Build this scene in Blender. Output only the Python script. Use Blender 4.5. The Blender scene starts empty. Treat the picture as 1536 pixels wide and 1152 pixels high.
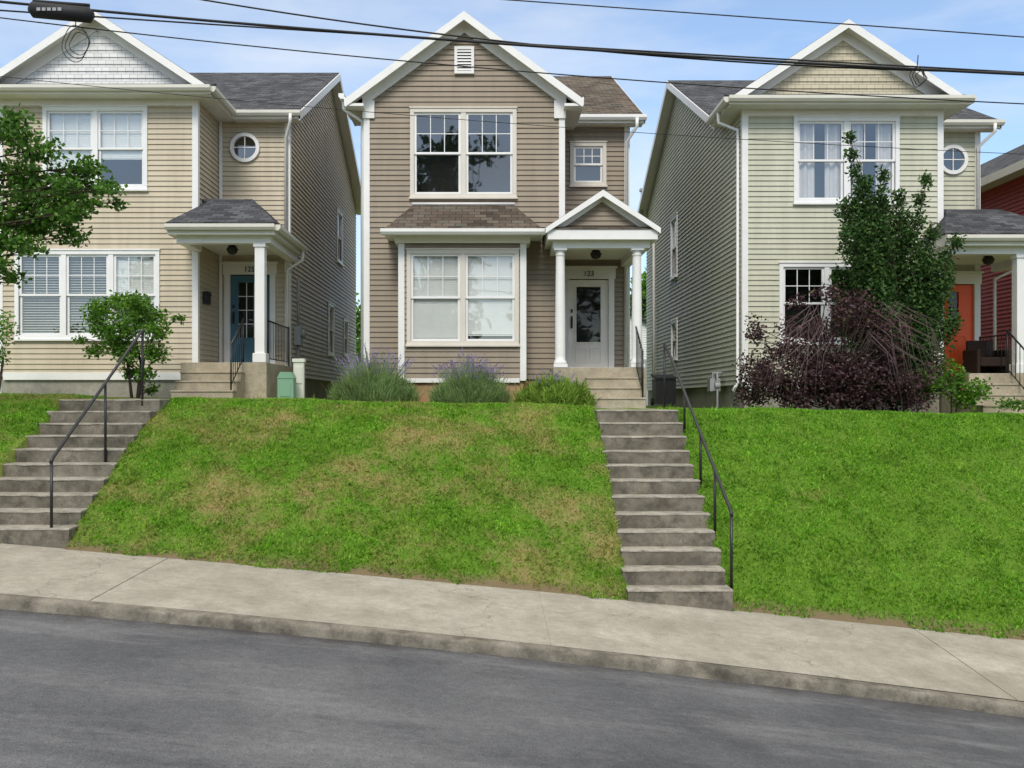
import bpy, math, random
import numpy as np
from mathutils import Vector, noise
R=random.Random(7); NR=np.random.default_rng(5)
COL=bpy.context.scene.collection
# ---------------------------------------------------------------- mesh builder
class MB:
    def __init__(s): s.v=[];s.f=[];s.m=[];s.s=[]
    def poly(s,pts,m=0,sm=False):
        i=len(s.v); s.v+= [tuple(p) for p in pts]; s.f.append(tuple(range(i,i+len(pts)))); s.m.append(m); s.s.append(sm)
    def box(s,x0,x1,y0,y1,z0,z1,m=0):
        i=len(s.v); s.v+=[(x0,y0,z0),(x1,y0,z0),(x1,y1,z0),(x0,y1,z0),(x0,y0,z1),(x1,y0,z1),(x1,y1,z1),(x0,y1,z1)]
        for q in ((0,3,2,1),(4,5,6,7),(0,1,5,4),(1,2,6,5),(2,3,7,6),(3,0,4,7)):
            s.f.append(tuple(i+k for k in q)); s.m.append(m); s.s.append(False)
        return s
    def slab(s,pts,d,m=0,mb=None):
        d=Vector(d); n=len(pts); P=[Vector(p) for p in pts]; Q=[p+d for p in P]
        mb=m if mb is None else mb
        nrm=(P[1]-P[0]).cross(P[2]-P[0])
        if nrm.dot(d)>0: P=P[::-1];Q=Q[::-1]
        s.poly(P,m); s.poly(Q[::-1],mb)
        for i in range(n):
            j=(i+1)%n; s.poly([P[j],P[i],Q[i],Q[j]],mb)
    def prism(s,pts,ax,a,b,m=0):
        if ax=='y': P=[(u,a,z) for u,z in pts]; d=(0,b-a,0)
        else: P=[(a,u,z) for u,z in pts]; d=(b-a,0,0)
        s.slab(P,d,m)
    def tube(s,path,r,n=8,m=0):
        P=[Vector(p) for p in path]; k=len(P); rr=r if isinstance(r,(list,tuple)) else [r]*k
        T=[]
        for i in range(k):
            a=P[i]-P[i-1] if i>0 else P[1]-P[0]; b=P[i+1]-P[i] if i<k-1 else a
            t=(a.normalized()+b.normalized())
            T.append(t.normalized() if t.length>1e-6 else a.normalized())
        u=T[0].orthogonal().normalized(); i0=len(s.v)
        for i in range(k):
            u=(u-T[i]*u.dot(T[i])).normalized(); w=T[i].cross(u)
            for j in range(n):
                a=2*math.pi*j/n; s.v.append(tuple(P[i]+(u*math.cos(a)+w*math.sin(a))*rr[i]))
        for i in range(k-1):
            for j in range(n):
                a=i0+i*n+j; b=i0+i*n+(j+1)%n
                s.f.append((a,b,b+n,a+n)); s.m.append(m); s.s.append(True)
        s.f.append(tuple(i0+j for j in range(n))[::-1]); s.m.append(m); s.s.append(False)
        s.f.append(tuple(i0+(k-1)*n+j for j in range(n))); s.m.append(m); s.s.append(False)
    def lathe(s,cx,cy,prof,n=24,m=0):
        i0=len(s.v)
        for r,z in prof:
            for j in range(n):
                a=2*math.pi*j/n; s.v.append((cx+r*math.cos(a),cy+r*math.sin(a),z))
        for i in range(len(prof)-1):
            for j in range(n):
                a=i0+i*n+j; b=i0+i*n+(j+1)%n
                s.f.append((a,b,b+n,a+n)); s.m.append(m); s.s.append(True)
        s.f.append(tuple(i0+j for j in range(n))[::-1]); s.m.append(m); s.s.append(False)
        s.f.append(tuple(i0+(len(prof)-1)*n+j for j in range(n))); s.m.append(m); s.s.append(False)
    def obj(s,name,mats,parent=None,loc=(0,0,0),rz=0,bevel=0,label=None,cat=None,kind=None,group=None):
        me=bpy.data.meshes.new(name); me.from_pydata(s.v,[],s.f)
        for mt in (mats if isinstance(mats,(list,tuple)) else [mats]): me.materials.append(mt)
        me.polygons.foreach_set('material_index',s.m); me.polygons.foreach_set('use_smooth',s.s)
        uv=me.uv_layers.new(name='UVMap').data
        for p in me.polygons:
            n=p.normal
            if abs(n.z)>.999: h=Vector((1,0,0)); w=Vector((0,1,0))
            else: h=Vector((0,0,1)).cross(n).normalized(); w=n.cross(h)
            for li in p.loop_indices:
                c=me.vertices[me.loops[li].vertex_index].co; uv[li].uv=(c.dot(h),c.dot(w))
        me.update()
        return reg(bpy.data.objects.new(name,me),parent,loc,rz,bevel,label,cat,kind,group)
def reg(o,parent=None,loc=(0,0,0),rz=0,bevel=0,label=None,cat=None,kind=None,group=None):
    COL.objects.link(o); o.location=loc; o.rotation_euler=(0,0,rz)
    if parent: o.parent=parent
    if bevel:
        b=o.modifiers.new('b','BEVEL'); b.width=bevel; b.segments=2; b.limit_method='ANGLE'
    if label:o['label']=label
    if cat:o['category']=cat
    if kind:o['kind']=kind
    if group:o['group']=group
    return o
def empty(name,loc,label,cat,group=None):
    o=bpy.data.objects.new(name,None); o.empty_display_size=.2
    return reg(o,None,loc,0,0,label,cat,None,group)
def quadmesh(name,V,mat,k=4,**kw):
    n=V.shape[0]; me=bpy.data.meshes.new(name); me.vertices.add(n*k); me.vertices.foreach_set('co',V.reshape(-1).astype(np.float32))
    me.loops.add(n*k); me.loops.foreach_set('vertex_index',np.arange(n*k,dtype=np.int32))
    me.polygons.add(n); me.polygons.foreach_set('loop_start',np.arange(n,dtype=np.int32)*k)
    me.polygons.foreach_set('loop_total',np.full(n,k,dtype=np.int32)); me.update(calc_edges=True)
    me.materials.append(mat); return reg(bpy.data.objects.new(name,me),**kw)
# ---------------------------------------------------------------- materials
def newmat(name,rough=.6,col=(.5,.5,.5),spec=.3,metal=0):
    m=bpy.data.materials.new(name); m.use_nodes=True; b=m.node_tree.nodes['Principled BSDF']
    b.inputs['Base Color'].default_value=(*col,1); b.inputs['Roughness'].default_value=rough
    b.inputs['Specular IOR Level'].default_value=spec; b.inputs['Metallic'].default_value=metal
    return m,m.node_tree,b
def pos(nt,sc=(1,1,1)):
    g=nt.nodes.new('ShaderNodeNewGeometry'); v=nt.nodes.new('ShaderNodeVectorMath'); v.operation='MULTIPLY'
    nt.links.new(g.outputs['Position'],v.inputs[0]); v.inputs[1].default_value=sc; return v.outputs[0]
def nz(nt,scale,detail=4,sc=(1,1,1),rough=.6,vec=None):
    n=nt.nodes.new('ShaderNodeTexNoise'); n.inputs['Scale'].default_value=scale; n.inputs['Detail'].default_value=detail
    n.inputs['Roughness'].default_value=rough; nt.links.new(vec or pos(nt,sc),n.inputs['Vector']); return n.outputs['Fac']
def ramp(nt,fac,st):
    r=nt.nodes.new('ShaderNodeValToRGB'); e=r.color_ramp.elements
    while len(e)<len(st): e.new(.5)
    for i,(p,c) in enumerate(st):
        e[i].position=p; e[i].color=(*c,1) if isinstance(c,(tuple,list)) else (c,c,c,1)
    nt.links.new(fac,r.inputs[0]); return r.outputs[0]
def mix(nt,fac,a,b,mode='MIX'):
    n=nt.nodes.new('ShaderNodeMix'); n.data_type='RGBA'; n.blend_type=mode
    for sk,v in ((0,fac),(6,a),(7,b)):
        if isinstance(v,(int,float)): n.inputs[sk].default_value=v if sk==0 else (v,v,v,1)
        elif isinstance(v,tuple): n.inputs[sk].default_value=(*v,1)
        else: nt.links.new(v,n.inputs[sk])
    return n.outputs[2]
def bump(nt,b,h,st=.3,d=.01):
    n=nt.nodes.new('ShaderNodeBump'); n.inputs['Strength'].default_value=st; n.inputs['Distance'].default_value=d
    nt.links.new(h,n.inputs['Height']); nt.links.new(n.outputs[0],b.inputs['Normal'])
def simple(name,col,rough=.5,spec=.3,metal=0,var=.08,scale=3):
    m,nt,b=newmat(name,rough,col,spec,metal)
    f=ramp(nt,nz(nt,scale,5),[(.3,1-var),(.7,1+0*var)])
    nt.links.new(mix(nt,1.0,col,f,'MULTIPLY'),b.inputs['Base Color']); return m
def siding_mat(name,col):
    m,nt,b=newmat(name,.5,col,.25)
    a=ramp(nt,nz(nt,.9,3),[(.3,.93),(.7,1.0)]); c=ramp(nt,nz(nt,1,5,(5,5,.5)),[(.35,.88),(.6,1.0)])
    x=mix(nt,1.0,mix(nt,1.0,col,a,'MULTIPLY'),c,'MULTIPLY'); nt.links.new(x,b.inputs['Base Color'])
    bump(nt,b,nz(nt,14,3,(1,1,3)),.12,.01); return m
def brick(nt,w,h,ms,off=0.0):
    tc=nt.nodes.new('ShaderNodeTexCoord'); mp=nt.nodes.new('ShaderNodeMapping'); mp.inputs['Location'].default_value=(0,off,0); nt.links.new(tc.outputs['UV'],mp.inputs[0])
    br=nt.nodes.new('ShaderNodeTexBrick'); nt.links.new(mp.outputs[0],br.inputs['Vector'])
    for k,v in (('Color1',(0,0,0,1)),('Color2',(1,1,1,1)),('Mortar',(.5,.5,.5,1)),('Scale',1.0),('Mortar Size',ms),('Brick Width',w),('Row Height',h),('Bias',0.0)): br.inputs[k].default_value=v
    return br
def shingle_mat(name,pal):
    m,nt,b=newmat(name,.95,spec=.1); br=brick(nt,.26,.14,.006)
    c=ramp(nt,br.outputs['Color'],pal); g=ramp(nt,nz(nt,60,3),[(.3,.6),(.7,1.25)]); s=ramp(nt,nz(nt,1.2,4),[(.3,.8),(.7,1.1)])
    x=mix(nt,1.0,mix(nt,1.0,c,g,'MULTIPLY'),s,'MULTIPLY'); x=mix(nt,br.outputs['Fac'],x,(.02,.02,.02))
    nt.links.new(x,b.inputs['Base Color'])
    inv=nt.nodes.new('ShaderNodeInvert'); nt.links.new(br.outputs['Fac'],inv.inputs['Color']); bump(nt,b,inv.outputs[0],.7,.015); return m
def shake_mat(name,col):
    m,nt,b=newmat(name,.65,spec=.2); br=brick(nt,.17,.15,.005,-6.64+.002)
    c=mix(nt,1.0,col,ramp(nt,br.outputs['Color'],[(0,.86),(1,1.0)]),'MULTIPLY'); x=mix(nt,br.outputs['Fac'],c,tuple(v*.45 for v in col)); nt.links.new(x,b.inputs['Base Color']); return m
def concrete(name,c0,c1,stain=(.12,.12,.1),amt=.5,sc=1.0,crack=False):
    m,nt,b=newmat(name,.9,spec=.15)
    base=ramp(nt,nz(nt,1.3*sc,6),[(.3,c0),(.7,c1)])
    st=ramp(nt,nz(nt,2.7*sc,8,(1,1,1),.7),[(.45,0.0),(.68,amt)]); x=mix(nt,st,base,stain)
    x=mix(nt,1.0,x,ramp(nt,nz(nt,55,4,rough=.75),[(.3,.74),(.7,1.14)]),'MULTIPLY')
    x=mix(nt,1.0,x,ramp(nt,nz(nt,9,4),[(.3,.86),(.7,1.06)]),'MULTIPLY')
    if crack:
        x=mix(nt,ramp(nt,nz(nt,.55,9,(1,1,1),.72),[(.5,0.0),(.68,.5)]),x,(.22,.195,.15))
        v=nt.nodes.new('ShaderNodeTexVoronoi'); v.feature='DISTANCE_TO_EDGE'; v.inputs['Scale'].default_value=.33
        w=nt.nodes.new('ShaderNodeVectorMath'); w.operation='MULTIPLY_ADD'
        nn=nt.nodes.new('ShaderNodeTexNoise'); nn.inputs['Scale'].default_value=1.6; nn.inputs['Detail'].default_value=6; nt.links.new(pos(nt),nn.inputs['Vector'])
        nt.links.new(nn.outputs['Color'],w.inputs[0]); w.inputs[1].default_value=(1,1,1); nt.links.new(pos(nt),w.inputs[2]); nt.links.new(w.outputs[0],v.inputs['Vector'])
        x=mix(nt,ramp(nt,v.outputs['Distance'],[(0,.5),(.003,0.0)]),x,(.08,.07,.06))
    nt.links.new(x,b.inputs['Base Color']); bump(nt,b,nz(nt,80,5),.35,.01); return m
def leaf_mat(name,cols,trans=.3,patch=None):
    m,nt,b=newmat(name,.55,spec=.25); g=nt.nodes.new('ShaderNodeNewGeometry')
    c=ramp(nt,g.outputs['Random Per Island'],cols)
    c=mix(nt,1.0,c,ramp(nt,nz(nt,2.2,3),[(.3,.7),(.7,1.25)]),'MULTIPLY')
    if patch: c=patch(nt,c,g)
    nt.links.new(c,b.inputs['Base Color'])
    t=nt.nodes.new('ShaderNodeBsdfTranslucent'); nt.links.new(c,t.inputs[0]); mx=nt.nodes.new('ShaderNodeMixShader'); mx.inputs[0].default_value=trans
    nt.links.new(b.outputs[0],mx.inputs[1]); nt.links.new(t.outputs[0],mx.inputs[2]); nt.links.new(mx.outputs[0],nt.nodes['Material Output'].inputs[0]); return m
def glass_mat(name,boost=.1):
    m=bpy.data.materials.new(name); m.use_nodes=True; nt=m.node_tree; nt.nodes.remove(nt.nodes['Principled BSDF'])
    t=nt.nodes.new('ShaderNodeBsdfTransparent'); t.inputs[0].default_value=(.93,.95,.94,1); g=nt.nodes.new('ShaderNodeBsdfGlossy'); g.inputs['Roughness'].default_value=.02
    bp=nt.nodes.new('ShaderNodeBump'); bp.inputs['Strength'].default_value=.05; bp.inputs['Distance'].default_value=.02
    nt.links.new(nz(nt,2.5,1),bp.inputs['Height']); nt.links.new(bp.outputs[0],g.inputs['Normal'])
    # Schlick term, identical for both sides of the thin pane
    lw=nt.nodes.new('ShaderNodeLayerWeight'); lw.inputs['Blend'].default_value=.5
    p=nt.nodes.new('ShaderNodeMath'); p.operation='POWER'; p.inputs[1].default_value=5; nt.links.new(lw.outputs['Facing'],p.inputs[0])
    a=nt.nodes.new('ShaderNodeMath'); a.operation='MULTIPLY_ADD'; a.inputs[1].default_value=.85; a.inputs[2].default_value=.05+boost; a.use_clamp=True
    nt.links.new(p.outputs[0],a.inputs[0]); mx=nt.nodes.new('ShaderNodeMixShader'); nt.links.new(a.outputs[0],mx.inputs[0]); nt.links.new(t.outputs[0],mx.inputs[1]); nt.links.new(g.outputs[0],mx.inputs[2])
    nt.links.new(mx.outputs[0],nt.nodes['Material Output'].inputs[0]); return m
WHITE=simple('white_paint',(.8,.79,.76),.45); TANTRIM=simple('tan_trim',(.66,.61,.53),.5); VINYL=simple('white_vinyl',(.82,.815,.8),.35)
SOFF=simple('soffit_paint',(.76,.745,.68),.6); CREAM=simple('cream_gutter',(.66,.64,.56),.5)
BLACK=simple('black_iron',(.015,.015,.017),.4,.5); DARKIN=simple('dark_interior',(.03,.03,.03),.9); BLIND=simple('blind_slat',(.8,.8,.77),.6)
GLASS=glass_mat('window_glass',.12); GREY=simple('grey_metal',(.35,.36,.37),.5); RUBBER=simple('cable_sheath',(.02,.02,.022),.6)
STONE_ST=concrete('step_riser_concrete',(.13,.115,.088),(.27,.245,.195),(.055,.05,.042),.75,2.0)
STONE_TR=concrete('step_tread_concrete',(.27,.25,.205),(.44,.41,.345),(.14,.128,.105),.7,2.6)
PORCH=concrete('porch_concrete',(.38,.325,.23),(.5,.44,.33),(.22,.19,.14),.4,1.5)
WALK=concrete('pavement_concrete',(.32,.296,.24),(.42,.393,.33),(.2,.182,.145),.45,.8,True)
KERB=concrete('kerb_concrete',(.15,.135,.108),(.3,.275,.225),(.055,.05,.042),.75,1.6)
FOUND=concrete('foundation_block',(.3,.28,.23),(.4,.375,.32),(.2,.19,.16),.4,1)
FOUND2=concrete('foundation_clay',(.38,.22,.12),(.46,.3,.17),(.25,.16,.1),.4,1)
def sepY(nt,k):
    g=nt.nodes.new('ShaderNodeNewGeometry'); s=nt.nodes.new('ShaderNodeSeparateXYZ'); nt.links.new(g.outputs['Position'],s.inputs[0]); return s.outputs[k]
def asphalt():
    m,nt,b=newmat('asphalt',.9,spec=.15)
    x=ramp(nt,nz(nt,.5,5),[(.35,(.085,.087,.094)),(.68,(.145,.146,.152))])
    x=mix(nt,ramp(nt,nz(nt,1,9,(.4,1.9,1),.72),[(.5,0.0),(.7,.55)]),x,(.23,.229,.23))
    x=mix(nt,ramp(nt,nz(nt,1.5,9,(.6,1.3,1),.75),[(.54,0.0),(.66,.5)]),x,(.06,.061,.065))
    mr=nt.nodes.new('ShaderNodeMapRange'); mr.interpolation_type='SMOOTHSTEP'; nt.links.new(sepY(nt,1),mr.inputs[0])
    for i,v in enumerate((8.6,9.0,0,.7)): mr.inputs[i+1].default_value=v
    dm=mix(nt,1.0,mr.outputs[0],ramp(nt,nz(nt,2.6,6),[(.35,.2),(.6,1.0)]),'MULTIPLY'); x=mix(nt,dm,x,(.055,.052,.048))
    x=mix(nt,1.0,x,ramp(nt,nz(nt,95,3,rough=.8),[(.3,.5),(.7,1.45)]),'MULTIPLY')
    x=mix(nt,1.0,x,ramp(nt,nz(nt,14,4,rough=.7),[(.3,.85),(.7,1.12)]),'MULTIPLY')
    nt.links.new(x,b.inputs['Base Color']); bump(nt,b,nz(nt,120,3),.5,.01); return m
ASPH=asphalt()
def dry_mask(nt):
    # bare, dry patches, strongest on the bank between the two flights of steps
    mr=nt.nodes.new('ShaderNodeMapRange'); mr.interpolation_type='SMOOTHSTEP'; nt.links.new(sepY(nt,0),mr.inputs[0])
    for i,v in enumerate((1.6,3.4,.1,-.06)): mr.inputs[i+1].default_value=v
    a=nt.nodes.new('ShaderNodeMath'); a.operation='ADD'; nt.links.new(mr.outputs[0],a.inputs[0]); nt.links.new(nz(nt,.95,8,rough=.72),a.inputs[1])
    return a.outputs[0]
def grass_patch(nt,c,g):
    c=mix(nt,ramp(nt,nz(nt,1.6,5),[(.42,.0),(.6,.55)]),c,mix(nt,1.0,c,(.66,.82,.6),'MULTIPLY'))
    c=mix(nt,ramp(nt,nz(nt,2.7,6,rough=.7),[(.54,.0),(.68,.4)]),c,(.27,.39,.04))
    d=ramp(nt,dry_mask(nt),[(.54,0.0),(.76,.66)]); return mix(nt,d,c,(.42,.33,.12))
GRASS=leaf_mat('grass_blade',[(0,(.08,.21,.012)),(.5,(.16,.38,.02)),(1,(.3,.53,.05))],.4,grass_patch)
def soil():
    m,nt,b=newmat('lawn_ground',.95,spec=.05)
    x=ramp(nt,nz(nt,9,6),[(.3,(.07,.13,.016)),(.7,(.12,.22,.028))])
    x=mix(nt,ramp(nt,dry_mask(nt),[(.55,0.0),(.74,.85)]),x,(.28,.2,.1))
    mr=nt.nodes.new('ShaderNodeMapRange'); nt.links.new(sepY(nt,1),mr.inputs[0])
    for i,v in enumerate((11.5,11.62,1,0)): mr.inputs[i+1].default_value=v
    x=mix(nt,mr.outputs[0],x,(.17,.13,.075)); nt.links.new(x,b.inputs['Base Color']); bump(nt,b,nz(nt,25,5),.8,.03); return m
SOIL=soil()
LEAF_A=leaf_mat('leaf_green',[(0,(.05,.14,.012)),(.6,(.105,.25,.022)),(1,(.2,.38,.045))],.45)
LEAF_T=leaf_mat('tree_leaf',[(0,(.035,.1,.014)),(.6,(.075,.19,.022)),(1,(.14,.28,.04))],.4)
LEAF_B=leaf_mat('leaf_deep_green',[(0,(.025,.065,.016)),(.6,(.052,.12,.028)),(1,(.11,.2,.045))],.35)
LEAF_P=leaf_mat('leaf_purple',[(0,(.03,.013,.017)),(.6,(.075,.034,.04)),(.92,(.14,.08,.08)),(1,(.12,.14,.05))],.25)
LEAF_L=leaf_mat('lavender_leaf',[(0,(.13,.21,.075)),(.6,(.23,.34,.12)),(1,(.36,.47,.22))],.4)
LEAF_Y=leaf_mat('lime_leaf',[(0,(.12,.22,.03)),(.6,(.24,.38,.05)),(1,(.38,.52,.12))],.4)
FLOW=leaf_mat('lavender_flower',[(0,(.16,.13,.26)),(1,(.34,.28,.46))],.2); RED=leaf_mat('red_flower',[(0,(.3,.02,.02)),(1,(.45,.04,.04))],.2)
BARK=simple('bark',(.09,.07,.05),.95,.1,0,.5,12)
# ---------------------------------------------------------------- terrain
def cl(X): return np.clip(X,-16,16)
def zk(X): X=cl(X); return -2.36-.105*X-.0024*X*X
def zin(X): X=cl(X); return -2.29-.093*X-.001*X*X
def plat(X): return -.13-.02*np.clip(X,-9,10)
def zroad(X,Y): t=np.clip((9.05-Y)/5,0,2); return zk(X)-.11+.05*(1-(t-1)**2)
def zwalk(X,Y): t=np.clip((Y-9.05)/2.45,0,1); return zk(X)*(1-t)+zin(X)*t
ST=[(-6.78,-5.2,11.55,15.0,10),(1.68,2.96,11.4,15.0,12)]
def stair_levels(i):
    x0,x1,ya,yb,n=ST[i]; xm=(x0+x1)/2; return float(zwalk(np.array(xm),np.array(ya)))-.0,float(plat(np.array(xm)))+.02
def H(X,Y):
    X=np.asarray(X,float);Y=np.asarray(Y,float)
    t=np.clip((Y-11.45)/3.75,0,1); s=.62*t+.38*np.sin(t*math.pi/2)
    lump=.035*np.sin(X*1.7+Y*.9)*np.sin(X*.6-Y*1.9+1)*np.sin(t*math.pi)+.02*np.sin(X*.9+1)*np.sin(X*2.3)*np.clip(t*2-1,0,1)
    z=zin(X)*(1-s)+plat(X)*s+lump+.03*np.clip(t*8,0,1)
    z=np.where(Y<11.45,zwalk(X,Y)-.06,z); z=np.where(Y<11.3,zwalk(X,Y)-.25,z); z=np.where(Y<9.05,zroad(X,Y)-.25,z); z=np.where(Y<-1,zroad(X,-1.0+0*Y)-.02,z)
    for i,(x0,x1,ya,yb,n) in enumerate(ST):
        a,b=stair_levels(i); u=(Y-ya)/(yb-ya); zz=a+(b-a)*np.clip(u,0,1)-.32
        z=np.where((X>x0+.03)&(X<x1-.03)&(Y>11.2)&(Y<15.3),zz,z)
    return z
def axis(a,b,st,extra=()):
    f=list(np.arange(a,b+1e-6,st)); o=[-400,-200,-100,-60,-40,-30,-24,-20,-16]; p=[18,22,26,32,40,60,90,140,220,400,900]
    return np.array(sorted(set([round(v,4) for v in [q for q in o if q<a-1]+f+[q for q in p if q>b+1]+list(extra)])))
xs=axis(-12,14,.15,[v for s in ST for v in (s[0]+.02,s[0]+.04,s[1]-.04,s[1]-.02)]); ys=axis(8.0,21,.15,[-1.02,-.98,9.04,9.06,11.29,11.31,11.44,11.46])
GX,GY=np.meshgrid(xs,ys); GZ=H(GX,GY)
def gridmesh(name,X,Y,Z,mat,**kw):
    r,c=X.shape; me=bpy.data.meshes.new(name); V=np.stack([X,Y,Z],-1).reshape(-1,3)
    idx=np.arange(r*c).reshape(r,c); F=np.stack([idx[:-1,:-1],idx[:-1,1:],idx[1:,1:],idx[1:,:-1]],-1).reshape(-1,4)
    me.from_pydata(V.tolist(),[],F.tolist()); me.materials.append(mat)
    me.polygons.foreach_set('use_smooth',[True]*len(F)); return reg(bpy.data.objects.new(name,me),**kw)
gridmesh('ground',GX,GY,GZ,SOIL,kind='structure',label='sloping lawn bank and level yards around the houses',cat='ground')
rx=np.arange(-60,60.1,.5); ry=np.array([-1,0,1,2,3,4,5,6,7,7.5,8,8.5,9.1]); X,Y=np.meshgrid(rx,ry)
gridmesh('road',X,Y,zroad(X,Y),ASPH,kind='structure',label='sloping grey asphalt street with dusty streaks',cat='road')
mb=MB(); joints=[-40,-30,-22,-16,-13.1,-10.05,-7.0,-3.95,.6,5.2,8.25,11.3,14.4,22,30,40]
for a,b in zip(joints[:-1],joints[1:]):
    ga=.001 if a==.6 else .006; gb=.001 if b==.6 else .006
    n=max(2,int((b-a)/.4)); q=np.linspace(a+ga,b-gb,n+1)
    for i in range(n):
        for ya,yb in ((9.2,9.9),(9.9,10.7),(10.7,11.5)):
            mb.poly([(x,y,float(zwalk(x,y))) for x,y in ((q[i],ya),(q[i+1],ya),(q[i+1],yb),(q[i],yb))])
    for x in (a+ga,b-gb):
        mb.poly([(x,9.2,float(zwalk(x,9.2))),(x,11.5,float(zwalk(x,11.5))),(x,11.5,float(zwalk(x,11.5))-.08),(x,9.2,float(zwalk(x,9.2))-.08)])
mb.obj('pavement',WALK,kind='structure',label='weathered concrete pavement between kerb and lawn',cat='pavement')
kx=np.concatenate([np.arange(-40,-9,.5),np.arange(-9,9,.04),np.arange(9,40.1,.5)])
prof=[(9.03,-.2),(9.035,-.11),(9.04,-.07),(9.048,-.03),(9.06,-.008),(9.09,0.002),(9.15,.003),(9.215,.002)]
X=np.zeros((len(prof),len(kx)));Y=X.copy();Z=X.copy()
for j,(py,pz) in enumerate(prof):
    for i,x in enumerate(kx):
        n1=noise.noise(Vector((x*1.3,j*.15,0))); n2=noise.noise(Vector((x*6,j*.5,3))); n3=noise.noise(Vector((x*17,j,9)))
        chip=max(0,noise.noise(Vector((x*2.2,5,1)))-.25)*(.14 if 2<=j<=5 else 0)
        w=1 if j<6 else .15
        X[j,i]=x; Y[j,i]=py+w*(.012*n1+.01*n2+.005*n3)+chip*.6; Z[j,i]=float(zk(x))+pz+w*(.006*n2+.004*n3)*(j>2)-chip*.5
gridmesh('kerb',X,Y,Z,KERB,kind='structure',label='worn chipped concrete kerb along the street',cat='kerb')
# ---------------------------------------------------------------- grass
def in_stair(X,Y,m=.0):
    r=np.zeros(X.shape,bool)
    for x0,x1,ya,yb,n in ST: r|=(X>x0-m)&(X<x1+m)&(Y>ya-.1)&(Y<19.2)
    return r
N=330000
gx=NR.uniform(-9.5,10.5,N); gy=11.35+NR.uniform(0,1,N)**1.15*5.2
edge=.035*np.sin(gx*3.1)+.03*np.sin(gx*7.7+1)+.04*np.sin(gx*1.3+2)+.02*np.sin(gx*19)
k=~in_stair(gx,gy,-.03)&(gy>11.44+edge+NR.exponential(.025,N)); gx=gx[k];gy=gy[k]; n=len(gx); gz=np.maximum(H(gx,gy),np.where(gy<11.5,zwalk(gx,gy),-99))-.005
clump=.5+.5*np.sin(gx*5.1+np.sin(gy*4.3)*2)*np.sin(gy*6.7+np.sin(gx*3.7)*2)
h=NR.uniform(.018,.055,n)*(.6+.8*clump); az=NR.uniform(0,2*np.pi,n); ln=NR.uniform(.1,1.0,n)*h
w=NR.uniform(.004,.008,n); cv=NR.uniform(0,1,n)<.3; w[cv]*=2.6; h[cv]*=.8; ln[cv]*=1.5
tall=NR.uniform(0,1,n)<.006; h[tall]*=2.2
dx=np.cos(az);dy=np.sin(az)
V=np.zeros((n,4,3)); base=np.stack([gx,gy,gz],-1); side=np.stack([-dy*w,dx*w,0*w],-1)
V[:,0]=base-side*.5; V[:,1]=base+side*.5
V[:,2]=base+np.stack([dx*ln*.5,dy*ln*.5,h*.7],-1)+side; V[:,3]=base+np.stack([dx*ln,dy*ln,h],-1)-side*.3
quadmesh('grass',V,GRASS,kind='stuff',label='patchy green lawn grass with dry spots',cat='grass')
# ---------------------------------------------------------------- steps
for i,(x0,x1,ya,yb,n) in enumerate(ST):
    a,b=stair_levels(i); rise=(b-a)/n; run=(yb-ya)/n
    root=empty('front_steps',(x0,ya,a),['weathered grey concrete garden steps with a short flight','long flight of weathered concrete garden steps with moss stains'][i],'steps','concrete steps up the lawn bank')
    lp=.02
    for q in range(n):
        mb=MB(); jx=R.uniform(-.02,.02); y0=q*run+R.uniform(-.012,.012); y1=(q+1)*run+.12 if q<n-1 else run*n+.6
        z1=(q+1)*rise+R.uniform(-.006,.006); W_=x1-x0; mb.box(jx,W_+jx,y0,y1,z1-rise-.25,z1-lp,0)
        K=14; fr=[]
        for u in range(K+1):
            xx=-.004+(W_+.008)*u/K+jx; fr.append((xx,y0-.008+.012*noise.noise(Vector((xx*4,q*3.1,i))),.01*noise.noise(Vector((xx*5,q*2.3,i+7)))))
        for (xa,ya_,za),(xb,yb_,zb) in zip(fr[:-1],fr[1:]):
            mb.poly([(xa,ya_,z1-lp+za),(xb,yb_,z1-lp+zb),(xb,yb_+.004,z1-.005+zb),(xa,ya_+.004,z1-.005+za)],1)
            mb.poly([(xa,ya_+.004,z1-.005+za),(xb,yb_+.004,z1-.005+zb),(xb,y0+.05,z1),(xa,y0+.05,z1)],1)
            mb.poly([(xa,y0+.05,z1),(xb,y0+.05,z1),(xb,y1,z1),(xa,y1,z1)],1)
            mb.poly([(xa,ya_,z1-lp+za),(xa,y0+.02,z1-lp),(xb,y0+.02,z1-lp),(xb,yb_,z1-lp+zb)],0)
        for xx in (fr[0][0],fr[-1][0]): mb.poly([(xx,y0-.005,z1-lp),(xx,y1,z1-lp),(xx,y1,z1),(xx,y0+.05,z1),(xx,y0-.003,z1-.005)],1)
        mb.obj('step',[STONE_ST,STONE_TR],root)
for x0,x1,y1 in ((-6.17,-5.1,18.0),(1.93,2.98,18.0)):
    mb=MB(); pz=lambda x:float(plat(x))+.03
    mb.slab([(x0,15.5,pz(x0)),(x1,15.5,pz(x1)),(x1,y1,pz(x1)),(x0,y1,pz(x0))],(0,0,-.1))
    mb.obj('path',STONE_TR,kind='structure',label='short concrete path from garden steps to porch',cat='path')
def stair_z(i,y):
    x0,x1,ya,yb,n=ST[i]; a,b=stair_levels(i); q=min(n,max(0,math.floor((y-ya)/((yb-ya)/n))+1)); return a+(b-a)*q/n
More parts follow.
